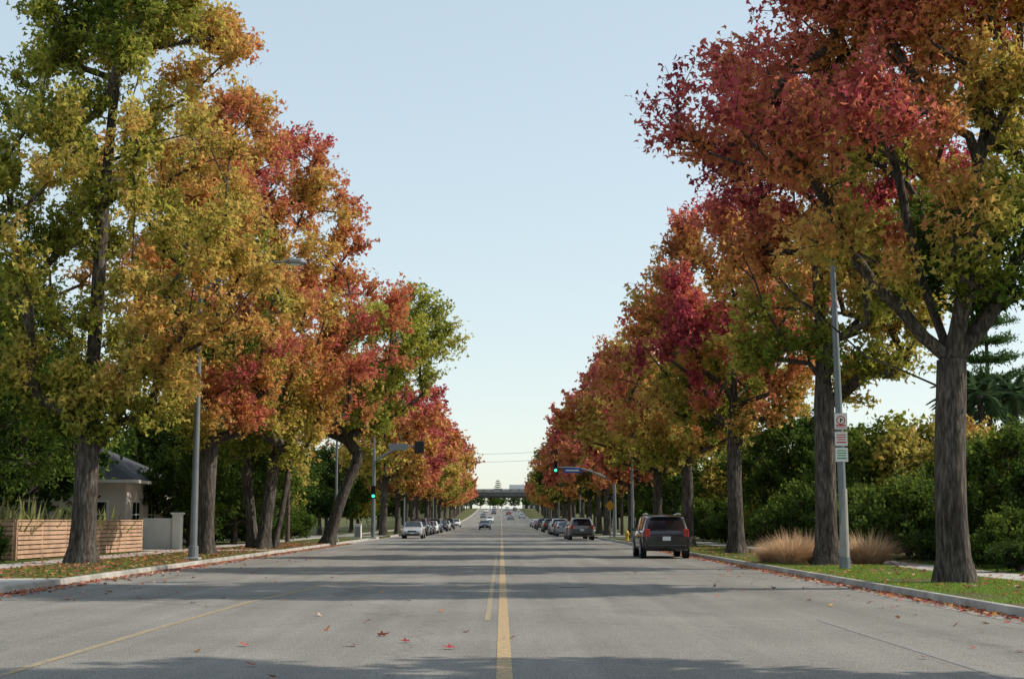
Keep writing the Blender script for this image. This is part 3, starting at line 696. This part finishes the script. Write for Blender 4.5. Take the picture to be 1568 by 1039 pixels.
# ------------------------------------------------------------ fence, houses
def fence():
    b=B(); p0=np.array([-17.05,50.5]); p1=np.array([-16.3,65.0]); d=p1-p0; L=np.linalg.norm(d); an=math.atan2(d[1],d[0])
    def run(p0,an,L):
        dx=np.array([math.cos(an),math.sin(an)]); nP=int(L/2.4)
        for i in range(nP+1):
            c=p0+dx*(L*i/nP); b.box((c[0],c[1],.68),(.12,.12,1.36),M_wood,an)
        for i in range(nP):
            c=p0+dx*(L*(i+.5)/nP)
            for k in range(8): b.box((c[0]+.075*math.sin(an)*(1),c[1]-.075*math.cos(an),.12+k*.165),(L/nP-.02,.025,.125),M_wood,an)
    run(p0,an,L); run(np.array([-20.5,50.5]),0,3.4)
    b.box((p0[0]+d[0]/2,p0[1]+d[1]/2,1.40),(L+.1,.16,.045),M_wood,an); b.box((-18.8,50.5,1.40),(3.5,.16,.045),M_wood)
    b.done('wood_plank_fence',(0,0,.12))
fence()
def house(x0,x1,y0,y1,hw,hr,wm,name,chim=True):
    b=B(); cx,cy=(x0+x1)/2,(y0+y1)/2; b.box((cx,cy,hw/2),(x1-x0,y1-y0,hw),wm)
    o=.55; X0,X1,Y0,Y1=x0-o,x1+o,y0-o,y1+o; ins=min(Y1-Y0,X1-X0)/2*.9
    V=np.array([(X0,Y0,hw-.05),(X1,Y0,hw-.05),(X1,Y1,hw-.05),(X0,Y1,hw-.05),(X0+ins,cy,hr),(X1-ins,cy,hr),(X0,Y0,hw+.1),(X1,Y0,hw+.1),(X1,Y1,hw+.1),(X0,Y1,hw+.1)])
    b.add(V,[(6,7,5,4),(8,9,4,5),(7,8,5),(9,6,4)],M_roof); b.add(V,[(3,2,1,0),(0,1,7,6),(1,2,8,7),(2,3,9,8),(3,0,6,9)],M_white)
    def win(c,ax,w=1.3,h=1.2):
        if ax=='x':
            b.box((c[0]+.02,c[1],c[2]),(.06,w+.24,h+.24),M_white); b.box((c[0]+.045,c[1],c[2]),(.05,w,h),M_glass)
            b.box((c[0]+.06,c[1],c[2]),(.05,.05,h),M_white); b.box((c[0]+.061,c[1],c[2]),(.05,w,.05),M_white)
        else:
            b.box((c[0],c[1]-.02,c[2]),(w+.24,.06,h+.24),M_white); b.box((c[0],c[1]-.045,c[2]),(w,.05,h),M_glass)
            b.box((c[0],c[1]-.06,c[2]),(.05,.05,h),M_white); b.box((c[0],c[1]-.061,c[2]),(w,.05,.05),M_white)
    for yy in np.arange(y0+1.8,y1-1,3.2): win((x1,yy,1.7),'x')
    for xx in np.arange(x1-1.6,x0+1,-2.8): win((xx,y0,1.7),'y')
    if chim: b.box((x1-2.6,y1-2,hr+.1),(.7,.7,1.6),wm,bev=.03)
    b.done(name,(0,0,G))
house(-29,-18.6,71,83,3.3,6.0,M_stucco,'stucco_house',False)
house(-30,-19.6,93,105,3.2,5.0,M_white,'white_house')
house(-34,-21.5,38,48,3.2,5.2,M_white,'white_house')
house(24,34,100,112,3.3,5.4,M_white,'white_house')
b=B(); b.box((0,0,.85),(.45,.45,1.7),M_white,bev=.03); b.box((0,0,1.73),(.6,.6,.1),M_white,bev=.02); b.box((-1.0,.0,.75),(1.5,.18,1.5),M_white,bev=.02); b.done('garden_wall',(-15.9,70.5,.13))
b=B(); D=655; zb=12.6
b.box((0,D,zb+1.0),(260,14,2.0),M_bridge); b.box((0,D-6.9,zb+2.6),(260,.35,1.2),M_polec); b.box((0,D-7.1,zb+1.9),(260,.6,.35),M_polec)
for x in np.arange(-60,61,4.0): b.box((x,D-7.15,zb+2.6),(.25,.3,1.25),M_bridge)
for k in range(6): b.box((0,D-5.5+2.2*k,zb-.35),(50,.5,.7),M_bridge)
for x in (-14,14): 
    for y in (-4,0,4): b.tube([(x,D+y,5),(x,D+y,zb)],.55,M_bridge,12)
    b.box((x,D,zb-.9),(1.4,12,.8),M_bridge)
for sg in(-1,1):
    V=np.array([(sg*22,D-8,6.5),(sg*120,D-8,6.5),(sg*120,D-8,zb+.5),(sg*26,D-8,zb+.5),(sg*22,D+8,6.5),(sg*26,D+8,zb+.5)]); b.add(V,[(0,1,2,3),(0,3,5,4)],M_bridge)
b.done('overpass_bridge')
b=B(); b.box((0,0,1.9),(7,2.4,2.8),P_white,bev=.1); b.box((4.3,0,1.4),(1.6,2.2,1.9),P_red,bev=.15); b.box((4.7,-1.12,1.7),(.8,.05,.7),M_glass)
for x in(-2.3,-1.2,4.2): b.tube([(x,-1.2,.5),(x,1.2,.5)],.5,M_tyre,14)
b.done('box_truck',(7,652,zb+2.0))
b=B(); b.box((0,0,9),(26,14,18),M_stucco); b.box((0,0,18.3),(27,15,.7),M_white)
for f in range(4):
    for i in range(7): b.box((-10.5+3.5*i,-7.03,3.5+3.6*f),(1.9,.1,1.8),M_glass)
b.done('apartment_building',(27,960,7))

# ------------------------------------------------------------ light, sky, camera
el=R(40); az=R(86)
sdir=Vector((math.sin(az)*math.cos(el),math.cos(az)*math.cos(el),math.sin(el)))
sl=bpy.data.lights.new('sun','SUN'); sl.energy=5.0; sl.angle=R(.5); sl.color=(1,.92,.79)
so=bpy.data.objects.new('sun',sl); so.rotation_euler=sdir.to_track_quat('Z','Y').to_euler(); so.location=(60,0,60); sc.collection.objects.link(so)
w=bpy.data.worlds.new('World'); sc.world=w; w.use_nodes=True; nt=w.node_tree; nt.nodes.clear()
o=nt.nodes.new('ShaderNodeOutputWorld'); bg=nt.nodes.new('ShaderNodeBackground'); sk=nt.nodes.new('ShaderNodeTexSky')
sk.sky_type='NISHITA'; sk.sun_disc=False; sk.sun_elevation=el; sk.sun_rotation=az
sk.air_density=1.0; sk.dust_density=.6; sk.ozone_density=1.5; sk.altitude=0
gm=nt.nodes.new('ShaderNodeGamma'); gm.inputs[1].default_value=.38; nt.links.new(sk.outputs[0],gm.inputs[0])
hs=nt.nodes.new('ShaderNodeHueSaturation'); hs.inputs['Saturation'].default_value=1.05; hs.inputs['Value'].default_value=3.25
nt.links.new(gm.outputs[0],hs.inputs['Color'])
nt.links.new(mul(nt,hs.outputs[0],(.975,1.01,.975)),bg.inputs[0]); bg.inputs[1].default_value=.15
nt.links.new(bg.outputs[0],o.inputs[0])
cam=bpy.data.cameras.new('camera'); cam.lens=50; cam.sensor_width=36; cam.clip_end=8000
co=bpy.data.objects.new('camera',cam); co.location=(0,0,1.5); co.rotation_euler=(R(90+7.26),0,R(-.42)); sc.collection.objects.link(co); sc.camera=co
print('faces',sum(len(m.polygons) for m in bpy.data.meshes))
